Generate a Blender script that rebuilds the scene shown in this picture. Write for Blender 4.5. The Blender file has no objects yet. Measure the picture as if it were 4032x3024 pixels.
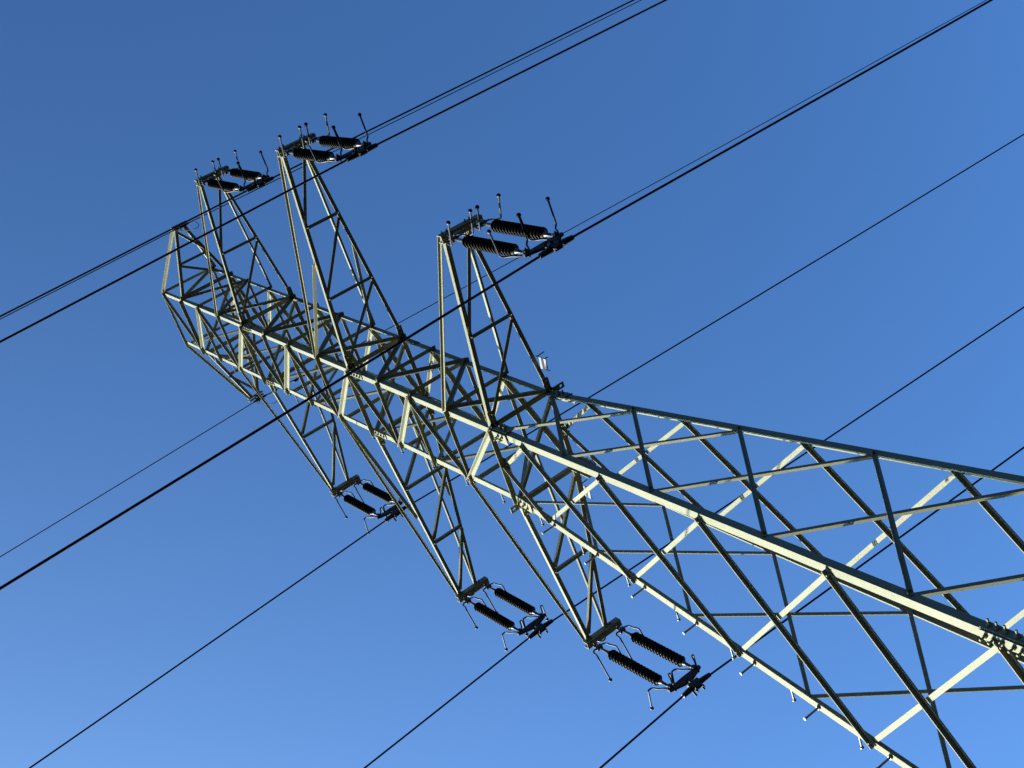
import bpy, bmesh, math, random
from mathutils import Vector, Matrix
random.seed(7)
D = bpy.data
SC = bpy.context.scene
COL = SC.collection

# ------------------------------------------------------------------ camera, sky, sun, exposure
S = 0.5                      # metres per layout unit
CZ = -24.79217               # layout height of the camera
EYE = 1.6                    # the photographer's eye height


def W(p):
    return Vector((p[0] * S, p[1] * S, (p[2] - CZ) * S + EYE))


cam_d = D.cameras.new('camera')
cam = D.objects.new('camera', cam_d)
COL.objects.link(cam)
SC.camera = cam
cam_d.sensor_width = 36.0
cam_d.lens = 5289.57 / 4032 * 36.0
cam_d.clip_start = 0.1
cam_d.clip_end = 6000
rt = Vector((0.302, -0.77771, -0.55133)).normalized()
fw = Vector((0.41778, -0.41187, 0.80983)).normalized()
up = rt.cross(fw).normalized()
rot = Matrix((rt, up, -fw)).transposed()
cam.matrix_world = Matrix.Translation(W((-14.49839, 12.62638, CZ))) @ rot.to_4x4()

SUN = Vector((0.72, 0.59, 0.36)).normalized()
sun_el = math.asin(SUN.z)
sun_rot = math.atan2(SUN.x, SUN.y)          # clockwise from +Y

wd = D.worlds.new('World')
SC.world = wd
wd.use_nodes = True
nt = wd.node_tree
sky = nt.nodes.new('ShaderNodeTexSky')
sky.sky_type = 'NISHITA'
sky.sun_disc = False
sky.sun_elevation = sun_el
sky.sun_rotation = sun_rot
sky.altitude = 300
sky.air_density = 0.6
sky.dust_density = 3.0
sky.ozone_density = 3.5
bg = nt.nodes['Background']
bg.inputs['Strength'].default_value = 0.079
hs = nt.nodes.new('ShaderNodeGamma')
hs.inputs['Gamma'].default_value = 1.31
wb = nt.nodes.new('ShaderNodeMix')           # white balance of the camera
wb.data_type = 'RGBA'
wb.blend_type = 'MULTIPLY'
wb.inputs[0].default_value = 1.0
wb.inputs[7].default_value = (0.69, 0.975, 1.0, 1)
nt.links.new(sky.outputs[0], hs.inputs['Color'])
nt.links.new(hs.outputs[0], wb.inputs[6])
nt.links.new(wb.outputs[2], bg.inputs['Color'])

sd = D.lights.new('sun', 'SUN')
sd.energy = 5.0
sd.angle = math.radians(0.5)
sd.color = (0.97, 0.95, 0.84)
so = D.objects.new('sun', sd)
COL.objects.link(so)
so.rotation_euler = SUN.to_track_quat('Z', 'Y').to_euler()
so.location = (0, 0, 60)

SC.view_settings.view_transform = 'Standard'
SC.view_settings.look = 'None'
SC.view_settings.gamma = 1.0
SC.view_settings.use_curve_mapping = False
SC.view_settings.exposure = 2.0


# ------------------------------------------------------------------ materials
def material(name, base, rough=0.6, metal=0.0, var=0.12, scale=3.0, fine=40.0, bump=0.0, spec=0.3, tint=None):
    m = D.materials.new(name)
    m.use_nodes = True
    n = m.node_tree.nodes
    l = m.node_tree.links
    b = n['Principled BSDF']
    b.inputs['Roughness'].default_value = rough
    b.inputs['Metallic'].default_value = metal
    b.inputs['Specular IOR Level'].default_value = spec
    tc = n.new('ShaderNodeTexCoord')
    n1 = n.new('ShaderNodeTexNoise')
    n1.inputs['Scale'].default_value = scale
    n1.inputs['Detail'].default_value = 6
    n2 = n.new('ShaderNodeTexNoise')
    n2.inputs['Scale'].default_value = fine
    n2.inputs['Detail'].default_value = 3
    l.new(tc.outputs['Object'], n1.inputs['Vector'])
    l.new(tc.outputs['Object'], n2.inputs['Vector'])
    mx = n.new('ShaderNodeMix')
    mx.data_type = 'FLOAT'
    mx.inputs[0].default_value = 0.45
    l.new(n1.outputs['Fac'], mx.inputs[2])
    l.new(n2.outputs['Fac'], mx.inputs[3])
    cr = n.new('ShaderNodeValToRGB')
    cr.color_ramp.elements[0].position = 0.3
    cr.color_ramp.elements[1].position = 0.68
    lo = [c * (1 - var) for c in base]
    if tint:
        lo = tint
    hi = [min(1, c * (1 + var * 0.5)) for c in base]
    cr.color_ramp.elements[0].color = (*lo, 1)
    cr.color_ramp.elements[1].color = (*hi, 1)
    l.new(mx.outputs[0], cr.inputs['Fac'])
    l.new(cr.outputs['Color'], b.inputs['Base Color'])
    if bump:
        bp = n.new('ShaderNodeBump')
        bp.inputs['Strength'].default_value = bump
        bp.inputs['Distance'].default_value = 0.01
        l.new(n2.outputs['Fac'], bp.inputs['Height'])
        l.new(bp.outputs['Normal'], b.inputs['Normal'])
    return m


M_STEEL = material('painted_steel', (0.172, 0.169, 0.112), 0.72, 0.0, 0.17, 2.6, 26, 0.0, 0.1)
M_BOLT = material('bolt_steel', (0.12, 0.12, 0.10), 0.5, 0.3, 0.2, 20, 80)
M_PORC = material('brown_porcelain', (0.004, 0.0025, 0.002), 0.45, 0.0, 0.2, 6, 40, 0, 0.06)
M_CAP = material('galvanised_cap', (0.05, 0.05, 0.045), 0.45, 0.3, 0.2, 15, 60)
M_FORGED = material('dark_forged_iron', (0.012, 0.011, 0.01), 0.55, 0.3, 0.25, 10, 50)
M_YOKE = material('rusty_iron', (0.022, 0.012, 0.009), 0.7, 0.2, 0.3, 12, 60)
M_WIRE = material('weathered_conductor', (0.005, 0.005, 0.006), 0.7, 0.3, 0.2, 6, 60)
M_WHITE = material('white_enamel', (0.25, 0.25, 0.25), 0.35, 0, 0.08, 6, 40, 0, 0.5)
M_BLACK = material('black_enamel', (0.012, 0.012, 0.014), 0.5, 0, 0.1, 6, 40, 0, 0.5)
M_GRASS = material('meadow_grass', (0.006, 0.006, 0.003), 0.9, 0, 0.5, 0.05, 2.0, 0.0, 0.1, tint=(0.003, 0.004, 0.002))


# ------------------------------------------------------------------ mesh helpers (layout units)
class MB:
    def __init__(self):
        self.v = []
        self.f = []
        self.sm = []

    def poly(self, pts, faces, smooth=False):
        o = len(self.v)
        self.v += [Vector(p) for p in pts]
        for f in faces:
            self.f.append([i + o for i in f])
            self.sm.append(smooth)

    def prism(self, A, B):
        """closed prism between two equal loops"""
        n = len(A)
        fs = [(i, (i + 1) % n, n + (i + 1) % n, n + i) for i in range(n)]
        fs += [tuple(range(n))[::-1], tuple(range(n, 2 * n))]
        self.poly(list(A) + list(B), fs)

    def box(self, c, ax, ay, az, hx, hy, hz):
        c, ax, ay, az = map(Vector, (c, ax, ay, az))
        q = [c + ax * (sx * hx) + ay * (sy * hy) - az * hz for sx, sy in ((-1, -1), (1, -1), (1, 1), (-1, 1))]
        r = [p + az * (2 * hz) for p in q]
        self.prism(q, r)

    def ell(self, p0, p1, f1, f2, b1, t, b2=None):
        """angle section: the corner runs p0-p1, flanges extend along f1 and f2"""
        p0, p1 = Vector(p0), Vector(p1)
        b2 = b2 or b1
        a = (p1 - p0).normalized()
        f1 = Vector(f1)
        f1 = (f1 - a * f1.dot(a)).normalized()
        f2 = Vector(f2)
        f2 = f2 - a * f2.dot(a)
        f2 = (f2 - f1 * f2.dot(f1)).normalized()
        sec = [(0, 0), (b1, 0), (b1, t), (t, t), (t, b2), (0, b2)]
        self.prism([p0 + f1 * x + f2 * y for x, y in sec], [p1 + f1 * x + f2 * y for x, y in sec])

    def hexa(self, c, n, r, h, k=6):
        c, n = Vector(c), Vector(n).normalized()
        x = n.orthogonal().normalized()
        y = n.cross(x)
        lo = [c + (x * math.cos(i * 2 * math.pi / k) + y * math.sin(i * 2 * math.pi / k)) * r for i in range(k)]
        self.prism(lo, [p + n * h for p in lo])

    def bolt(self, c, n, r=0.035, h=0.03, shank=0.05):
        self.hexa(c, n, r, h)
        self.hexa(Vector(c) + Vector(n).normalized() * h, n, r * 0.5, shank, 8)

    def tube(self, pts, r, k=8, cap=True):
        pts = [Vector(p) for p in pts]
        n = len(pts)
        rings = []
        ref = None
        for i, p in enumerate(pts):
            a = (pts[min(i + 1, n - 1)] - pts[max(i - 1, 0)]).normalized()
            x = a.orthogonal().normalized() if ref is None else (ref - a * ref.dot(a)).normalized()
            ref = x
            y = a.cross(x)
            rr = r[i] if isinstance(r, (list, tuple)) else r
            rings.append([p + (x * math.cos(j * 2 * math.pi / k) + y * math.sin(j * 2 * math.pi / k)) * rr for j in range(k)])
        vs = [q for ring in rings for q in ring]
        fs = []
        for i in range(n - 1):
            for j in range(k):
                fs.append((i * k + j, i * k + (j + 1) % k, (i + 1) * k + (j + 1) % k, (i + 1) * k + j))
        self.poly(vs, fs, True)
        if cap:
            self.poly(rings[0], [tuple(range(k))[::-1]])
            self.poly(rings[-1], [tuple(range(k))])

    def lathe(self, c, axis, prof, k=20):
        c, a = Vector(c), Vector(axis).normalized()
        x = a.orthogonal().normalized()
        y = a.cross(x)
        vs = []
        fs = []
        for r, h in prof:
            vs += [c + a * h + (x * math.cos(j * 2 * math.pi / k) + y * math.sin(j * 2 * math.pi / k)) * r for j in range(k)]
        for i in range(len(prof) - 1):
            for j in range(k):
                fs.append((i * k + j, i * k + (j + 1) % k, (i + 1) * k + (j + 1) % k, (i + 1) * k + j))
        self.poly(vs, fs, True)

    def ball(self, c, r, k=12):
        self.lathe(c, (0, 0, 1), [(r * math.sin(math.pi * i / 8), -r * math.cos(math.pi * i / 8)) for i in range(9)], k)

    def build(self, name, mat, parent=None, conv=W):
        me = D.meshes.new(name)
        me.from_pydata([tuple(conv(p)) for p in self.v], [], self.f)
        me.polygons.foreach_set('use_smooth', self.sm)
        bm = bmesh.new()
        bm.from_mesh(me)
        bmesh.ops.recalc_face_normals(bm, faces=bm.faces)
        bm.to_mesh(me)
        bm.free()
        me.materials.append(mat)
        ob = D.objects.new(name, me)
        COL.objects.link(ob)
        if parent is not None:
            ob.parent = parent
        return ob


def LOC(p):
    return Vector(p) * S


def smooth_path(pts, n=6):
    """Catmull-Rom through the points"""
    P = [Vector(p) for p in pts]
    P = [P[0] * 2 - P[1]] + P + [P[-1] * 2 - P[-2]]
    out = []
    for i in range(1, len(P) - 2):
        for j in range(n):
            t = j / n
            a, b, c, d = P[i - 1], P[i], P[i + 1], P[i + 2]
            out.append(0.5 * ((2 * b) + (c - a) * t + (2 * a - 5 * b + 4 * c - d) * t * t + (3 * b - a - 3 * c + d) * t ** 3))
    out.append(P[-2])
    return out


def tag(o, label=None, cat=None, group=None, kind=None):
    if label:
        o['label'] = label
    if cat:
        o['category'] = cat
    if group:
        o['group'] = group
    if kind:
        o['kind'] = kind
    return o


def empty(name, loc):
    o = D.objects.new(name, None)
    COL.objects.link(o)
    o.location = loc
    o.empty_display_size = 0.3
    return o


# ------------------------------------------------------------------ ground (below the frame; rim raised to screen off the low sky)
g = MB()
rings = [0, 12, 30, 60, 95, 130, 175, 230, 300, 390, 520, 800, 1400, 3000]
k = 96
vs = [Vector((0, 0, 0))]
for r in rings[1:]:
    for i in range(k):
        a = 2 * math.pi * i / k
        # flat floor; unseen rim slopes added all round to block the horizon glow
        f = max(0.0, min(1.0, (r - 70) / 330))
        f = f * f * (3 - 2 * f)
        crest = 108 + 16 * math.sin(3 * a + 1) + 9 * math.sin(7 * a + 2) + 5 * math.sin(17 * a)
        vs.append(Vector((r * math.cos(a), r * math.sin(a), f * crest * (1.0 if r < 600 else (1.15 if r < 1000 else 0.8)))))
fs = [(0, 1 + i, 1 + (i + 1) % k) for i in range(k)]
for j in range(len(rings) - 2):
    a = 1 + j * k
    b = a + k
    fs += [(a + i, b + i, b + (i + 1) % k, a + (i + 1) % k) for i in range(k)]
g.poly(vs, fs, True)
tag(g.build('ground', M_GRASS, None, conv=lambda p: p), kind='structure')

# ------------------------------------------------------------------ the lattice tower
SX = {'A': -1, 'B': -1, 'C': 1, 'D': 1}
SY = {'A': -1, 'B': 1, 'C': 1, 'D': -1}
KX1, KY1, KX2, KY2, RY = 0.0801, 0.0603, -0.0017, -0.0057, 0.9048
NZ = [0, 1.975, 3.745, 5.452, 7.078, 8.985, 10.926, 12.668, 14.367, 16.323, 18.106, 19.67, 21.409]
MZ = [-0.166, -3.063, -6.24, -9.54, -12.822, -16.4, -20.2, -24.2]
LZ = [-1.445, -4.586, -7.867, -11.184, -14.571, -18.3, -22.2, -25.9]
GZ = CZ - EYE / S            # ground level in layout units


def hw(z):
    if z > 0:
        return 1 - KX2 * z, RY - KY2 * z
    return 1 - KX1 * z, RY - KY1 * z


def corner(L, z):
    x, y = hw(z)
    return Vector((SX[L] * x, SY[L] * y, z))


def legb(z):
    return 0.16 if z < -0.05 else (0.145 if z < 7 else (0.125 if z < 14.3 else 0.11))


tower = tag(empty('transmission_tower', (0, 0, 0)),
            'tall pale grey-green lattice steel pylon with six crossarms seen steeply from below', 'pylon')

FACE = {'AB': Vector((-1, 0, 0)), 'CD': Vector((1, 0, 0)), 'BC': Vector((0, 1, 0)), 'AD': Vector((0, -1, 0))}


def node(L, face, z):
    """gauge-line point of leg L in one of the four faces"""
    c = corner(L, z)
    gz = 0.118 if z < -0.05 else (0.062 if z < 7 else 0.052)
    if face in ('AB', 'CD'):
        c.y -= SY[L] * gz
    else:
        c.x -= SX[L] * gz
    return c


def brace(L0, z0, L1, z1, face, b, side, outer, edge, name, bolts=True, ext=0.075, b2=None):
    """one angle bar between two legs of a face.
    side +1: on the outside of the leg flange, -1: inside; outer +1: free flange points out of the tower;
    edge 'low' or 'up': the edge of the flat flange which carries the free flange"""
    n = FACE[face]
    p0 = node(L0, face, z0)
    p1 = node(L1, face, z1)
    a = (p1 - p0).normalized()
    p0 = p0 - a * ext
    p1 = p1 + a * ext
    u = n.cross(a).normalized()
    if u.z < 0:
        u = -u
    nn = a.cross(u)
    if nn.dot(n) < 0:
        nn = -nn
    t = 0.018
    off = nn * (0.004 if side > 0 else -0.03)
    sg = 1 if edge == 'low' else -1
    c0 = p0 - u * (b / 2 * sg) + off
    c1 = p1 - u * (b / 2 * sg) + off
    m = MB()
    if outer > 0:
        m.ell(c0, c1, u * sg, nn, b, t, b2 or b)
    else:
        m.ell(c0, c1, u * sg, -nn, b, t, b2 or b)
    if bolts:
        for q in (p0 + a * 0.1, p1 - a * 0.1):
            m.bolt(q + off + nn * (0.02 if outer > 0 else 0.001), nn, 0.03, 0.025, 0.035)
    return m.build(name, M_STEEL, tower)


# legs: three sections of falling size, each with its corner on the outside
legs = {}
for L in 'ABCD':
    m = MB()
    fx, fy = Vector((-SX[L], 0, 0)), Vector((0, -SY[L], 0))
    for z0, z1 in ((GZ - 0.2, 0.0), (0.0, NZ[4]), (NZ[4], NZ[8]), (NZ[8], NZ[12] + 0.08)):
        b = legb((z0 + z1) / 2)
        m.ell(corner(L, z0), corner(L, z1), fx, fy, b, 0.03)
    legs[L] = m.build('leg', M_STEEL, tower)


def leg_plate(L, face, z0, z1, w, name, rows, shank=0.1, out=0.012, inset=0.0):
    """flat plate lying on the outside of a leg flange with rows of bolts"""
    n = FACE[face]
    p0, p1 = corner(L, z0), corner(L, z1)
    a = (p1 - p0).normalized()
    d = Vector((0, -SY[L], 0)) if face in ('AB', 'CD') else Vector((-SX[L], 0, 0))
    d = (d - a * d.dot(a)).normalized()
    nn = a.cross(d)
    if nn.dot(n) < 0:
        nn = -nn
    m = MB()
    ln = (p1 - p0).length
    m.box((p0 + p1) / 2 + d * (w / 2 + inset) + nn * (out + 0.008), a, d, nn, ln / 2, w / 2, 0.008)
    for fr, fd in rows:
        q = p0 + a * (ln * fr) + d * (inset + w * fd) + nn * (out + 0.017)
        if shank > 0.1:
            m.bolt(q, nn, 0.036, 0.04, 0.075)
        else:
            m.bolt(q, nn, 0.036, 0.035, shank)
    ob = m.build(name, M_STEEL, legs[L])
    return ob


ROW5 = [(1 - f, 0.5) for f in (0.04, 0.095, 0.15, 0.225, 0.28, 0.335, 0.42, 0.475, 0.53, 0.605, 0.66, 0.715, 0.8, 0.88, 0.95)]
for L in 'ABCD':
    for face in [f for f in FACE if L in f]:
        leg_plate(L, face, -16.8, -14.2, 0.152, 'splice_plate', ROW5, 0.11)
        leg_plate(L, face, NZ[4] - 0.75, NZ[4] - 0.12, 0.138, 'splice_plate',
                  [(f, 0.5) for f in (0.15, 0.4, 0.65, 0.88)], 0.015)
        leg_plate(L, face, NZ[8] - 0.65, NZ[8] - 0.12, 0.118, 'splice_plate',
                  [(f, 0.5) for f in (0.15, 0.4, 0.65, 0.88)], 0.015)
        leg_plate(L, face, -0.72, 0.1, 0.25, 'gusset_plate',
                  [(f, d) for f, d in ((0.2, 0.3), (0.42, 0.3), (0.3, 0.62), (0.52, 0.62))], 0.07, out=0.026)

# step bolts on leg C
for i in range(46):
    z = -18.22 + i * 0.83
    if z > -0.5 and i % 2 == 0 or z > NZ[11]:
        continue
    c = corner('C', z)
    m = MB()
    if i % 2 == 0:
        q = c + Vector((-0.08, 0, 0))
        n = Vector((0, 1, 0))
    else:
        q = c + Vector((0, -0.08, 0))
        n = Vector((1, 0, 0))
    m.hexa(q, n, 0.045, 0.04)
    m.hexa(q - n * 0.06, n, 0.045, 0.03)
    m.tube([q, q + n * 0.34], 0.02, 10)
    m.hexa(q + n * 0.34, n, 0.035, 0.025, 10)
    m.build('step_bolt', M_BOLT, legs['C'])

# lower body: X bracing. +-Y faces on the L levels, +-X faces on the M levels
for i in range(len(LZ) - 1):
    za, zb = LZ[i], LZ[i + 1]
    b = 0.08 + 0.003 * i
    c = 0.084 + 0.003 * i
    brace('B', za, 'C', zb, 'BC', b, 1, 1, 'up', 'cross_brace')
    brace('C', za, 'B', zb, 'BC', c, -1, -1, 'low', 'cross_brace')
    brace('D', za, 'A', zb, 'AD', c, 1, 1, 'low', 'cross_brace')
    brace('A', za, 'D', zb, 'AD', b, -1, -1, 'up', 'cross_brace')
for i in range(len(MZ) - 1):
    za, zb = MZ[i], MZ[i + 1]
    b = 0.085 + 0.003 * i
    brace('A', za, 'B', zb, 'AB', b, 1, 1, 'up', 'cross_brace', b2=0.06)
    brace('B', za, 'A', zb, 'AB', b * 0.85, -1, -1, 'low', 'cross_brace', b2=0.055)
    brace('C', za, 'D', zb, 'CD', b, 1, 1, 'up', 'cross_brace', b2=0.06)
    brace('D', za, 'C', zb, 'CD', b * 0.85, -1, -1, 'low', 'cross_brace', b2=0.055)

# upper half panel of the +-Y faces: from the middle of the waist strut down to the L0 nodes
for face, (P, Q), sy in (('BC', ('B', 'C'), 1), ('AD', ('A', 'D'), -1)):
    n = FACE[face]
    mid = (node(P, face, 0) + node(Q, face, 0)) / 2 + Vector((0, 0, -0.05))
    for L in (P, Q):
        e = node(L, face, LZ[0])
        a = (e - mid).normalized()
        u = n.cross(a).normalized()
        if u.z < 0:
            u = -u
        m = MB()
        outer = (L == 'C') if face == 'BC' else (L == 'A')
        nn = n if outer else -n
        o = n * (0.004 if outer else -0.03)
        m.ell(mid - u * 0.045 + o, e + a * 0.06 - u * 0.045 + o, u, nn, 0.09, 0.018)
        m.bolt(mid + a * 0.12 + o, n, 0.03, 0.025, 0.03)
        m.bolt(e + o, n, 0.03, 0.025, 0.03)
        m.build('cross_brace', M_STEEL, tower)
    m = MB()
    m.box(mid + n * (-0.04), (1, 0, 0), (0, 0, 1), (0, 1, 0), 0.2, 0.12, 0.008)
    for dx in (-0.12, 0.12):
        for dz in (-0.05, 0.06):
            m.bolt(mid + Vector((dx, 0, dz)) + n * (-0.05), Vector((0, 1, 0)), 0.03, 0.03, 0.03)
    m.build('mid_gusset', M_STEEL, tower)

# upper body: horizontals at every level and single zigzag diagonals
for i, z in enumerate(NZ):
    arm = i in (0, 4, 8, 11)
    b = 0.13 if arm else (0.1 if i < 8 else 0.09)
    brace('B', z, 'A', z, 'AB', b, 1, 1, 'low', 'horizontal_strut')
    brace('C', z, 'D', z, 'CD', b * 0.85, 1, 1, 'low', 'horizontal_strut')
    brace('B', z, 'C', z, 'BC', b, 1, 1, 'low', 'horizontal_strut')
    brace('A', z, 'D', z, 'AD', b, -1, -1, 'low', 'horizontal_strut')
for i in range(12):
    z0, z1 = NZ[i], NZ[i + 1]
    b = 0.1 if i < 8 else 0.088
    lo_odd = i % 2 == 1
    # +-X faces: the odd node sits on B (and D)
    for face, (O, E) in (('AB', ('B', 'A')), ('CD', ('D', 'C'))):
        if lo_odd:
            brace(O, z0, E, z1, face, b * 0.95, 1, 1, 'up', 'lattice_brace')
        else:
            brace(E, z0, O, z1, face, b * 0.95, 1, 1, 'up', 'lattice_brace')
    # +-Y faces: the even node sits on B (and D)
    for face, (E, O), side in (('BC', ('B', 'C'), 1), ('AD', ('D', 'A'), -1)):
        if lo_odd:      # E at the upper end: dark bar seen from below
            brace(O, z0, E, z1, face, b * 1.0, side, side, 'up', 'lattice_brace')
        else:           # E at the lower end: its flat flange faces the sun
            brace(E, z0, O, z1, face, b * 1.15, side, side, 'up', 'lattice_brace')

# plan bracing at the crossarm levels
for i in (0, 4, 8, 11):
    z = NZ[i] - 0.03
    for P, Q in (('A', 'C'), ('B', 'D')):
        p, q = corner(P, z) * 0.93, corner(Q, z) * 0.93
        p.z = q.z = z - (0.03 if P == 'B' else 0)
        m = MB()
        a = (q - p).normalized()
        m.ell(p, q, a.cross(Vector((0, 0, 1))), (0, 0, 1), 0.08, 0.016)
        m.build('plan_brace', M_STEEL, tower)

# lifting eye plate on leg A and its twin on leg C
for L, n in (('A', Vector((0, -1, 0))), ('C', Vector((0, 1, 0)))):
    c = corner(L, -0.12)
    m = MB()
    out = []
    inn = []
    K = 24
    for j in range(K):
        th = 2 * math.pi * j / K
        cx, cy = math.cos(th), math.sin(th)
        ox = max(-1, min(1, cx * 1.45)) * 0.17
        oy = max(-1, min(1, cy * 1.45)) * 0.07
        out.append((ox, oy))
        inn.append((0.08 + 0.04 * cx, 0.04 * cy))
    ax = n
    ay = Vector((SX[L], 0, 0))
    base = c + n * 0.12 + ay * 0.05
    vs = []
    for dz in (0.0, 0.03):
        vs += [base + ax * x + ay * y + Vector((0, 0, dz)) for x, y in out]
        vs += [base + ax * x + ay * y + Vector((0, 0, dz)) for x, y in inn]
    fs = []
    for j in range(K):
        j2 = (j + 1) % K
        fs += [(j, j2, K + j2, K + j), (2 * K + j, 2 * K + j2, 3 * K + j2, 3 * K + j),
               (j, j2, 2 * K + j2, 2 * K + j), (K + j, K + j2, 3 * K + j2, 3 * K + j)]
    m.poly(vs, fs)
    m.build('eye_plate', M_STEEL, tower)

# ------------------------------------------------------------------ crossarms
ARMS = [  # name, level index, tip distance, strut stations, hanger station
    ('lowest', 0, 5.594, [3.2], None),
    ('middle', 4, 7.108, [5.0, 3.0], 4.06),
    ('top', 8, 5.667, [3.32], None),
]
BW = 0.12   # chord flange


def arm_bar(m, p, q, b, f1, f2, t=0.018):
    m.ell(p, q, f1, f2, b, t)


for nm, li, XT, stations, hang in ARMS:
    zb, zt = NZ[li], NZ[li + 1]
    for s in (-1, 1):
        X = Vector((s, 0, 0))
        Zv = Vector((0, 0, 1))
        wx, wy = hw(zb)
        wxt, wyt = hw(zt)
        cb = 0.13 if li == 0 else (0.125 if li == 4 else 0.11)
        ct = 0.078 if li < 8 else 0.072
        yp, ym = 0.40, -0.24      # where the chords meet the tip beam
        m = MB()
        # bottom chords: +y and -y
        rootp = Vector((s * (wx - 0.1), wy + 0.01, zb - 0.02))
        tipp = Vector((s * (XT + 0.05), yp, zb - 0.02))
        rootm = Vector((s * (wx - 0.1), -wy - 0.01, zb - 0.02))
        tipm = Vector((s * (XT + 0.05), ym, zb - 0.02))
        m.ell(rootp, tipp, Zv, (0, -1, 0), cb * 0.85, 0.018, cb * 0.8)
        m.ell(rootm, tipm, Zv, (0, 1, 0), cb * 0.85, 0.018, cb * 0.8)
        # top chords fall from the next level to the tip
        rtp = Vector((s * (wxt + 0.01), wyt + 0.01, zt))
        ttp = Vector((s * (XT + 0.02), yp - 0.05, zb + 0.16))
        rtm = Vector((s * (wxt + 0.01), -wyt - 0.01, zt))
        ttm = Vector((s * (XT + 0.02), ym + 0.05, zb + 0.10))
        m.ell(rtp + Zv * 0.05, ttp + Zv * 0.05, (0, 0, -1), (0, 1, 0), ct, 0.016)
        m.ell(rtm - Zv * 0.05, ttm - Zv * 0.05, (0, 0, 1), (0, -1, 0), ct, 0.016, ct * 0.8)
        arm = m.build('cross_arm', M_STEEL, tower)

        def chord(sy, x):
            r, t = (rootp, tipp) if sy > 0 else (rootm, tipm)
            f = (s * x - r.x * 1) / (t.x - r.x) if False else (abs(x) - abs(r.x)) / (abs(t.x) - abs(r.x))
            p = r.lerp(t, f)
            p.y -= sy * 0.07
            return p
        # tip beam: a channel lying along the line direction
        m = MB()
        cz = zb - 0.13
        xc = XT
        for dx in (-0.09, 0.09):
            m.ell(Vector((s * (xc + dx), 0.52, cz)), Vector((s * (xc + dx), -0.59, cz)),
                  Zv, (-s * dx, 0, 0), 0.185, 0.02, 0.085)
        for y in (0.42, 0.3, -0.2, -0.32):
            m.bolt(Vector((s * (xc + 0.09), y, cz + 0.09)), X, 0.03, 0.03, 0.04)
            m.bolt(Vector((s * (xc - 0.09), y, cz + 0.09)), -X, 0.03, 0.03, 0.04)
        m.build('tip_beam', M_STEEL, arm)
        # eye bow hanging under the middle of the beam
        m = MB()
        pts = [Vector((s * xc, 0.12 - 0.12 * math.cos(a) - 0.0, cz - 0.16 * math.sin(a))) for a in
               [math.pi * j / 10 for j in range(11)]]
        m.tube(pts, 0.018, 8)
        m.build('eye_bow', M_CAP, arm)
        # struts and zigzag of the bottom plane
        prev = None
        for j, x in enumerate(stations):
            p, q = chord(1, x), chord(-1, x)
            m = MB()
            dz = Vector((0, 0, -0.022))
            m.ell(p + dz, q + dz, (s, 0, 0), (0, 0, 1), 0.085, 0.016)
            m.bolt(p + dz + Vector((s * 0.05, 0, 0)), -Zv, 0.03, 0.025, 0.03)
            m.bolt(q + dz + Vector((s * 0.05, 0, 0)), -Zv, 0.03, 0.025, 0.03)
            m.build('arm_strut', M_STEEL, arm)
        diag = [(chord(s, XT - 0.25), chord(-s, stations[0] + 0.12))]
        for j in range(len(stations)):
            a = chord(s, stations[j] - 0.1)
            b = chord(-s, stations[j + 1] + 0.12) if j + 1 < len(stations) else chord(-s, wx + 0.12)
            diag.append((a, b))
        for a, b in diag:
            m = MB()
            dz = Vector((0, 0, -0.026))
            m.ell(a + dz, b + dz, (s, 0, 0), (0, 0, 1), 0.083, 0.016)
            m.build('arm_diagonal', M_STEEL, arm)
        # root plates under the bottom chords
        for sy in (1, -1):
            p = chord(sy, wx + 0.22)
            m = MB()
            m.box(p + Vector((0, 0, -0.035)), (1, 0, 0), (0, 1, 0), (0, 0, 1), 0.2, 0.085, 0.01)
            for dx in (-0.12, 0.02, 0.15):
                m.bolt(p + Vector((s * dx, 0.0, -0.046)), -Zv, 0.032, 0.03, 0.04)
            m.build('root_plate', M_STEEL, arm)
        if hang:
            for sy, r, t in ((1, rtp, None), (-1, rtm, None)):
                p = chord(sy, hang)
                p.y += sy * 0.05
                p.z += 0.06
                q = Vector((s * (wxt + 0.02), sy * (wyt - 0.02), zt - 0.06))
                m = MB()
                a = (q - p).normalized()
                m.ell(p, q, (-a.z * s, 0, abs(a.x)), (0, 1, 0), 0.1, 0.016)
                m.bolt(p + a * 0.08 + Vector((0, 0.02, 0.04)), (0, 1, 0), 0.03, 0.025, 0.03)
                m.build('arm_hanger', M_STEEL, arm)

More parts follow.
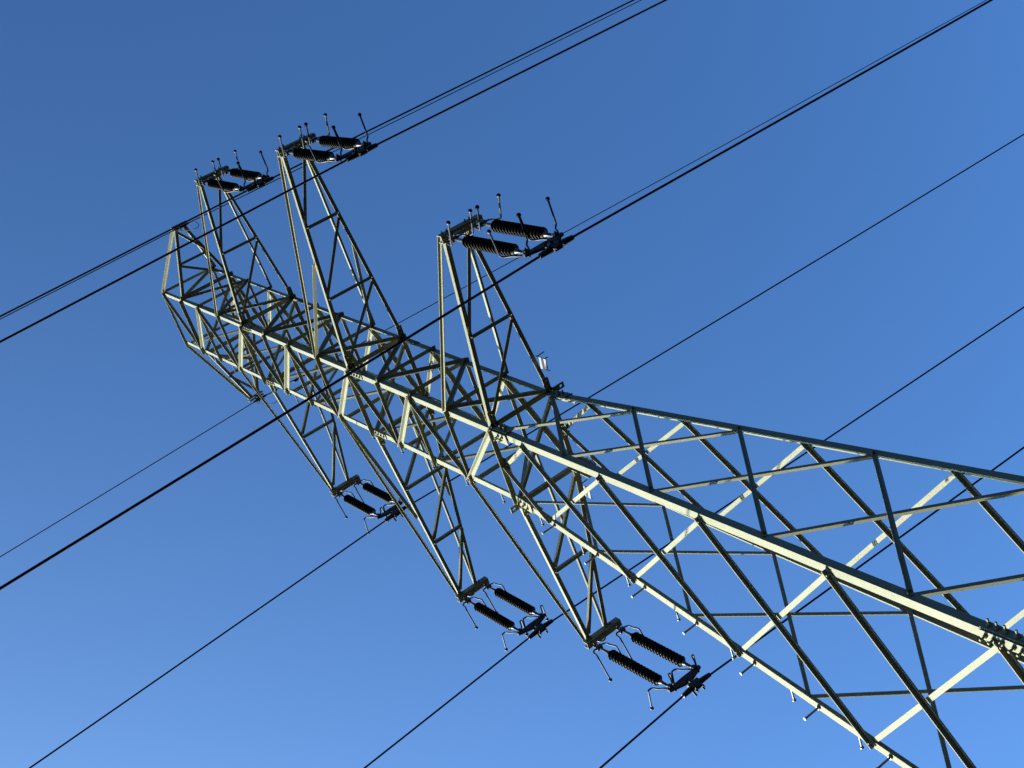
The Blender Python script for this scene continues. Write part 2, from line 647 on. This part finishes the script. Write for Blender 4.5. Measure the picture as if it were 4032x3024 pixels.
# earth wire arms at the very top
XE = 3.406
for s in (-1, 1):
    zb, zt = NZ[11], NZ[12]
    Zv = Vector((0, 0, 1))
    wx, wy = hw(zb)
    wxt, wyt = hw(zt)
    yp, ym = 0.2, -0.14
    m = MB()
    rootp = Vector((s * (wx - 0.08), wy + 0.01, zb - 0.02))
    tipp = Vector((s * XE, yp, zb - 0.02))
    rootm = Vector((s * (wx - 0.08), -wy - 0.01, zb - 0.02))
    tipm = Vector((s * XE, ym, zb - 0.02))
    m.ell(rootp, tipp, Zv, (0, -1, 0), 0.105, 0.016)
    m.ell(rootm, tipm, Zv, (0, 1, 0), 0.105, 0.016)
    m.ell(Vector((s * wxt, wyt, zt + 0.05)), Vector((s * XE, yp - 0.03, zb + 0.12)), (0, 0, -1), (0, 1, 0), 0.1, 0.016)
    m.ell(Vector((s * wxt, -wyt, zt - 0.05)), Vector((s * XE, ym + 0.03, zb + 0.05)), (0, 0, 1), (0, -1, 0), 0.1, 0.016)
    arm = m.build('earth_wire_arm', M_STEEL, tower)

    def ech(sy, x):
        r, t = (rootp, tipp) if sy > 0 else (rootm, tipm)
        p = r.lerp(t, (abs(x) - abs(r.x)) / (abs(t.x) - abs(r.x)))
        p.y -= sy * 0.05
        p.z -= 0.022
        return p
    for nmb, a, b in (('arm_strut', ech(1, 2.15), ech(-1, 2.15)), ('arm_diagonal', ech(-s, XE - 0.2), ech(s, 2.2)),
                      ('arm_diagonal', ech(-s, 2.1), ech(s, wx + 0.1))):
        m = MB()
        m.ell(a, b, (s, 0, 0), (0, 0, 1), 0.085, 0.016)
        m.build(nmb, M_STEEL, arm)
    m = MB()
    for dx in (-0.05, 0.05):
        m.box(Vector((s * (XE + dx), 0.02, zb - 0.03)), (0, 1, 0), (0, 0, 1), (1, 0, 0), 0.3, 0.07, 0.012)
    m.build('tip_beam', M_STEEL, arm)

# ------------------------------------------------------------------ insulator sets (local units, outward = +x)
YS = 0.385


def make_set():
    root = empty('insulator_set', (0, 0, 0))
    for y in (YS, -YS):
        # ribbed long-rod insulator
        m = MB()
        prof = [(0.0, -0.80), (0.06, -0.80), (0.065, -0.85)]
        n = 16
        z = -0.87
        for i in range(n):
            zz = z - i * 0.1115
            R = 0.136
            prof += [(0.1, zz), (0.11, zz - 0.01), (R, zz - 0.05), (R + 0.002, zz - 0.064), (R - 0.01, zz - 0.072), (0.104, zz - 0.07), (0.1, zz - 0.09)]
        prof += [(0.07, -2.66), (0.06, -2.70), (0.0, -2.70)]
        m.lathe((0, y, 0), (0, 0, 1), prof, 24)
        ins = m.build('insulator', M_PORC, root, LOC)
        for z0, z1 in ((-0.83, -0.5), (-2.67, -2.96)):
            m = MB()
            sg = 1 if z1 > z0 else -1
            m.lathe((0, y, 0), (0, 0, 1), [(0.0, z0), (0.06, z0), (0.062, z0 + sg * 0.04), (0.042, z0 + sg * 0.07), (0.032, z1), (0.0, z1)], 14)
            m.build('end_cap', M_CAP, ins, LOC)
        # top linkage: shackle bow, ball eye and clevis
        m = MB()
        bow = [(0.075 * math.cos(a), y, -0.1 - 0.15 * math.sin(a)) for a in [math.pi * j / 10 for j in range(11)]]
        m.tube(bow, 0.02, 8)
        bow = [(0, y + 0.05 * math.cos(a), -0.33 + 0.11 * math.sin(a)) for a in [math.pi * j / 10 for j in range(11)]]
        m.tube(bow, 0.02, 8)
        m.box((0, y, -0.39), (1, 0, 0), (0, 1, 0), (0, 0, 1), 0.05, 0.085, 0.05)
        m.bolt((0, y + 0.08, -0.39), (0, 1, 0), 0.035, 0.03, 0.03)
        m.tube([(0, y, -0.43), (0, y, -0.52)], [0.03, 0.04], 10)
        m.build('top_shackle', M_CAP, root, LOC)
        m = MB()
        m.tube([(0, y, -2.94), (0, y, -3.02)], [0.04, 0.03], 10)
        m.box((0, y, -3.05), (1, 0, 0), (0, 1, 0), (0, 0, 1), 0.055, 0.05, 0.06)
        m.bolt((0.05, y, -3.06), (1, 0, 0), 0.035, 0.03, 0.03)
        m.build('bottom_clevis', M_FORGED, root, LOC)
        # arcing horns
        for sg in (1, -1):
            m = MB()
            pts = smooth_path([(0, y + sg * 0.04, -0.40), (0.0, y + sg * 0.13, -0.37), (0, y + sg * 0.21, -0.44), (0, y + sg * 0.23, -0.58),
                               (0.02, y + sg * 0.28, -0.71), (0.1, y + sg * 0.29, -0.76), (0.56, y + sg * 0.29, -0.93)])
            m.tube(pts, 0.021, 8)
            m.ball((0.57, y + sg * 0.29, -0.935), 0.048)
            m.build('arcing_horn', M_FORGED, root, LOC)
            m = MB()
            pts = smooth_path([(0, y + sg * 0.04, -3.05), (-0.02, y + sg * 0.12, -2.98), (0, y + sg * 0.2, -2.84), (0, y + sg * 0.27, -2.70),
                               (0.04, y + sg * 0.345, -2.64), (0.12, y + sg * 0.36, -2.63), (0.58, y + sg * 0.38, -2.58)])
            m.tube(pts, 0.021, 8)
            m.ball((0.59, y + sg * 0.38, -2.58), 0.048)
            m.build('arcing_horn', M_FORGED, root, LOC)
    # yoke plate: deeper in the middle
    m = MB()
    out = [(YS + 0.12, -3.08), (YS + 0.12, -3.16), (0.13, -3.30), (-0.13, -3.30), (-YS - 0.12, -3.16), (-YS - 0.12, -3.08), (0, -3.06)]
    m.prism([(-0.03, y, z) for y, z in out], [(0.03, y, z) for y, z in out])
    for y in (YS, -YS, 0):
        m.bolt((0.03, y, -3.12 if y else -3.24), (1, 0, 0), 0.035, 0.03, 0.03)
        m.bolt((-0.03, y, -3.12 if y else -3.24), (-1, 0, 0), 0.035, 0.03, 0.03)
    m.build('yoke_plate', M_YOKE, root, LOC)
    # suspension clamp: hanger straps, boat-shaped body with keeper and U bolts
    m = MB()
    for dx in (-0.045, 0.045):
        m.box((dx, 0, -3.36), (0, 1, 0), (0, 0, 1), (1, 0, 0), 0.045, 0.15, 0.01)
    m.bolt((0.055, 0, -3.46), (1, 0, 0), 0.04, 0.03, 0.05)
    N = 14
    secs = []
    for i in range(N + 1):
        f = -1 + 2 * i / N
        y = f * 0.44
        r = 0.075 * (1 - 0.3 * abs(f) ** 2)
        secs.append((y, -3.515 - 0.025 * f * f, r))
    m.tube([(0, y, z) for y, z, r in secs], [r for y, z, r in secs], 10)
    m.box((0, 0, -3.45), (1, 0, 0), (0, 1, 0), (0, 0, 1), 0.06, 0.16, 0.05)
    m.tube([(0.0, 0.13, -3.48), (0.13, 0.13, -3.56), (0.18, 0.13, -3.62)], 0.03, 8)
    m.tube([(0.0, -0.13, -3.48), (0.13, -0.13, -3.56), (0.18, -0.13, -3.62)], 0.03, 8)
    m.box((0, 0, -3.6), (1, 0, 0), (0, 1, 0), (0, 0, 1), 0.05, 0.1, 0.03)
    for y in (0.1, -0.1):
        m.bolt((0.03, y, -3.62), (0, 0, -1), 0.03, 0.04, 0.05)
    m.build('suspension_clamp', M_FORGED, root, LOC)
    return root


def copy_tree(o, parent=None):
    c = o.copy()
    COL.objects.link(c)
    c.parent = parent
    for ch in [q for q in D.objects if q.parent == o]:
        copy_tree(ch, c)
    return c


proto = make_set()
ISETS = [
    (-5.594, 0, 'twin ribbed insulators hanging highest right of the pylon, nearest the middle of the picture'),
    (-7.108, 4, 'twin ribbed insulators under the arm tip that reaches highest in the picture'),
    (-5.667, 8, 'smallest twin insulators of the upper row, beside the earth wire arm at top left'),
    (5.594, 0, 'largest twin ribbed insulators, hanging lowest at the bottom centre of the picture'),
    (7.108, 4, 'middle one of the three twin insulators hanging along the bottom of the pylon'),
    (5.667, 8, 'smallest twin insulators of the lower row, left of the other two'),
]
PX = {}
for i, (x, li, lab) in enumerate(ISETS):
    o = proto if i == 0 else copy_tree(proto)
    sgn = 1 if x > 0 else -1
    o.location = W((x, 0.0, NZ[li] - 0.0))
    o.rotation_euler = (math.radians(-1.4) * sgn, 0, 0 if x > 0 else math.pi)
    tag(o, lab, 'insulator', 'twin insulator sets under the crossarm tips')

# ------------------------------------------------------------------ conductors and earth wires
CUR = 0.0003


def wire(name, x, z, y0, sp, sm, r, label, group):
    pts = []
    for side, sl, dx in ((1, sp, 0.004), (-1, sm, -0.032)):
        seq = []
        yy = 0.0
        step = 0.25
        while yy < 170:
            seq.append((x + dx * yy, y0 + side * yy, z - sl * yy + CUR * yy * yy))
            yy += step
            step = min(step * 1.3, 6)
        pts.append(seq)
    path = pts[0][::-1] + pts[1][1:]
    m = MB()
    m.tube(path, r, 10)
    return tag(m.build(name, M_WIRE), label, 'power line' if name == 'conductor' else 'earth wire', group)


GC = 'conductors clamped under the insulators'
h = 3.515
wire('conductor', -5.594, NZ[0] - h, -0.085, 0.0739, 0.0808, 0.0255, 'thick dark wire through the clamp of the insulators nearest the picture middle, above the pylon', GC)
wire('conductor', -7.108, NZ[4] - h, -0.085, 0.0817, 0.0948, 0.0255, 'dark wire through the clamp of the highest insulators in the picture', GC)
wire('conductor', -5.667, NZ[8] - h, -0.085, 0.063, 0.1039, 0.0255, 'dark wire through the clamp of the insulators at top left of the pylon', GC)
wire('conductor', 5.594, NZ[0] - h, -0.085, 0.0598, 0.0903, 0.0255, 'dark wire through the largest insulators at bottom centre, passing behind the lower legs', GC)
wire('conductor', 7.108, NZ[4] - h, -0.085, 0.0704, 0.1015, 0.0255, 'dark wire through the middle insulators of the lower row', GC)
wire('conductor', 5.667, NZ[8] - h, -0.085, 0.0805, 0.1076, 0.0255, 'dark wire through the leftmost insulators of the lower row', GC)
GE = 'thin earth wires from the pylon top'
wire('earth_wire', -XE, NZ[11] - 0.22, 0.0, 0.0674, 0.1104, 0.017, 'thin wire from the upper tip at the far left end of the pylon', GE)
wire('earth_wire', XE, NZ[11] - 0.42, 0.0, 0.0854, 0.1147, 0.017, 'thin wire crossing behind the pylon from its lower left tip', GE)

for s, dz, lab in ((-1, 0.22, 'dark clamp with a looped lead at the upper tip of the pylon top'),
                   (1, 0.42, 'dark clamp at the lower tip of the pylon top')):
    o = tag(empty('earth_wire_clamp', W((s * XE, 0, NZ[11]))), lab, 'clamp', 'earth wire clamps')
    m = MB()
    m.box((0, 0, -dz * 0.5 - 0.02), (1, 0, 0), (0, 1, 0), (0, 0, 1), 0.04, 0.05, dz * 0.5)
    m.box((0, 0.05, -dz + 0.06), (1, 0, 0), (0, 1, 0), (0, 0, 1), 0.05, 0.12, 0.045)
    m.tube([(0, 0.3, -dz - 0.01), (0, 0, -dz), (0, -0.3, -dz - 0.01)], [0.03, 0.055, 0.03], 10)
    m.bolt((0.04, 0.08, -dz), (1, 0, 0), 0.04, 0.04, 0.05)
    m.bolt((0.04, -0.1, -dz), (1, 0, 0), 0.04, 0.04, 0.05)
    m.bolt((0, 0.12, -dz - 0.03), (0, 0, -1), 0.04, 0.05, 0.05)
    m.build('clamp_body', M_FORGED, o, LOC)
    m = MB()
    m.tube(smooth_path([(0, -0.25, -dz - 0.02), (-0.02 * s, -0.42, -dz - 0.3), (0.02, -0.3, -dz - 0.85), (0.03, -0.1, -dz - 0.95),
                        (0.04, 0.12, -dz - 0.55), (0.03, 0.22, -dz - 0.18), (0, 0.12, -dz - 0.02)]), 0.012, 6)
    m.build('looped_lead', M_WIRE, o, LOC)

# vibration damper on the far earth wire
o = tag(empty('vibration_damper', W((XE - 0.05, -1.75, 19.07))), 'small dark dumbbell weight hanging under the lower earth wire behind the pylon', 'damper')
m = MB()
m.tube(smooth_path([(0, 0.36, -0.1), (0, 0, -0.07), (0, -0.36, -0.1)]), 0.014, 8)
for y in (0.36, -0.36):
    m.lathe((0, y - 0.07 * (1 if y > 0 else -1), -0.1), (0, 1 if y > 0 else -1, 0),
            [(0, -0.02), (0.035, -0.02), (0.05, 0.03), (0.05, 0.14), (0.03, 0.17), (0, 0.17)], 14)
m.build('weights', M_FORGED, o, LOC)
m = MB()
m.box((0, 0, -0.035), (1, 0, 0), (0, 1, 0), (0, 0, 1), 0.025, 0.04, 0.06)
m.build('clamp', M_FORGED, o, LOC)

# ------------------------------------------------------------------ sign boards on the two lowest arms
for s, lab in ((-1, 'small white board with a dark stripe on the arm above the pylon body'),
               (1, 'small white board with a dark stripe half hidden behind a cream brace')):
    o = tag(empty('sign_board', W((s * (1.85 if s < 0 else 1.7), -0.78, -0.06))), lab, 'sign', 'white boards on the lowest arms')
    m = MB()
    a = 0.0
    m.prism([(-0.15, -0.035, -0.05), (0.13, 0.0, -0.05), (0.13, 0.0, -0.33), (-0.15, -0.035, -0.33)],
            [(-0.15, -0.015, -0.05), (0.13, 0.02, -0.05), (0.13, 0.02, -0.33), (-0.15, -0.015, -0.33)])
    m.build('panel', M_WHITE, o, LOC)
    m = MB()
    m.box((-0.01, 0.0045, -0.19), (1, 0.125, 0), (0, 0, 1), (-0.125, 1, 0), 0.138, 0.045, 0.003)
    m.build('stripe', M_BLACK, o, LOC)
    m = MB()
    for x in (-0.16, 0.14):
        m.tube([(x, -0.02, 0.06), (x, -0.02, -0.36)], 0.01, 8)
    m.tube([(-0.16, -0.02, 0.0), (-0.16, -0.24, 0.02)], 0.013, 8)
    m.tube([(-0.16, -0.02, -0.3), (-0.16, -0.1, -0.3)], 0.013, 8)
    m.build('bracket', M_FORGED, o, LOC)
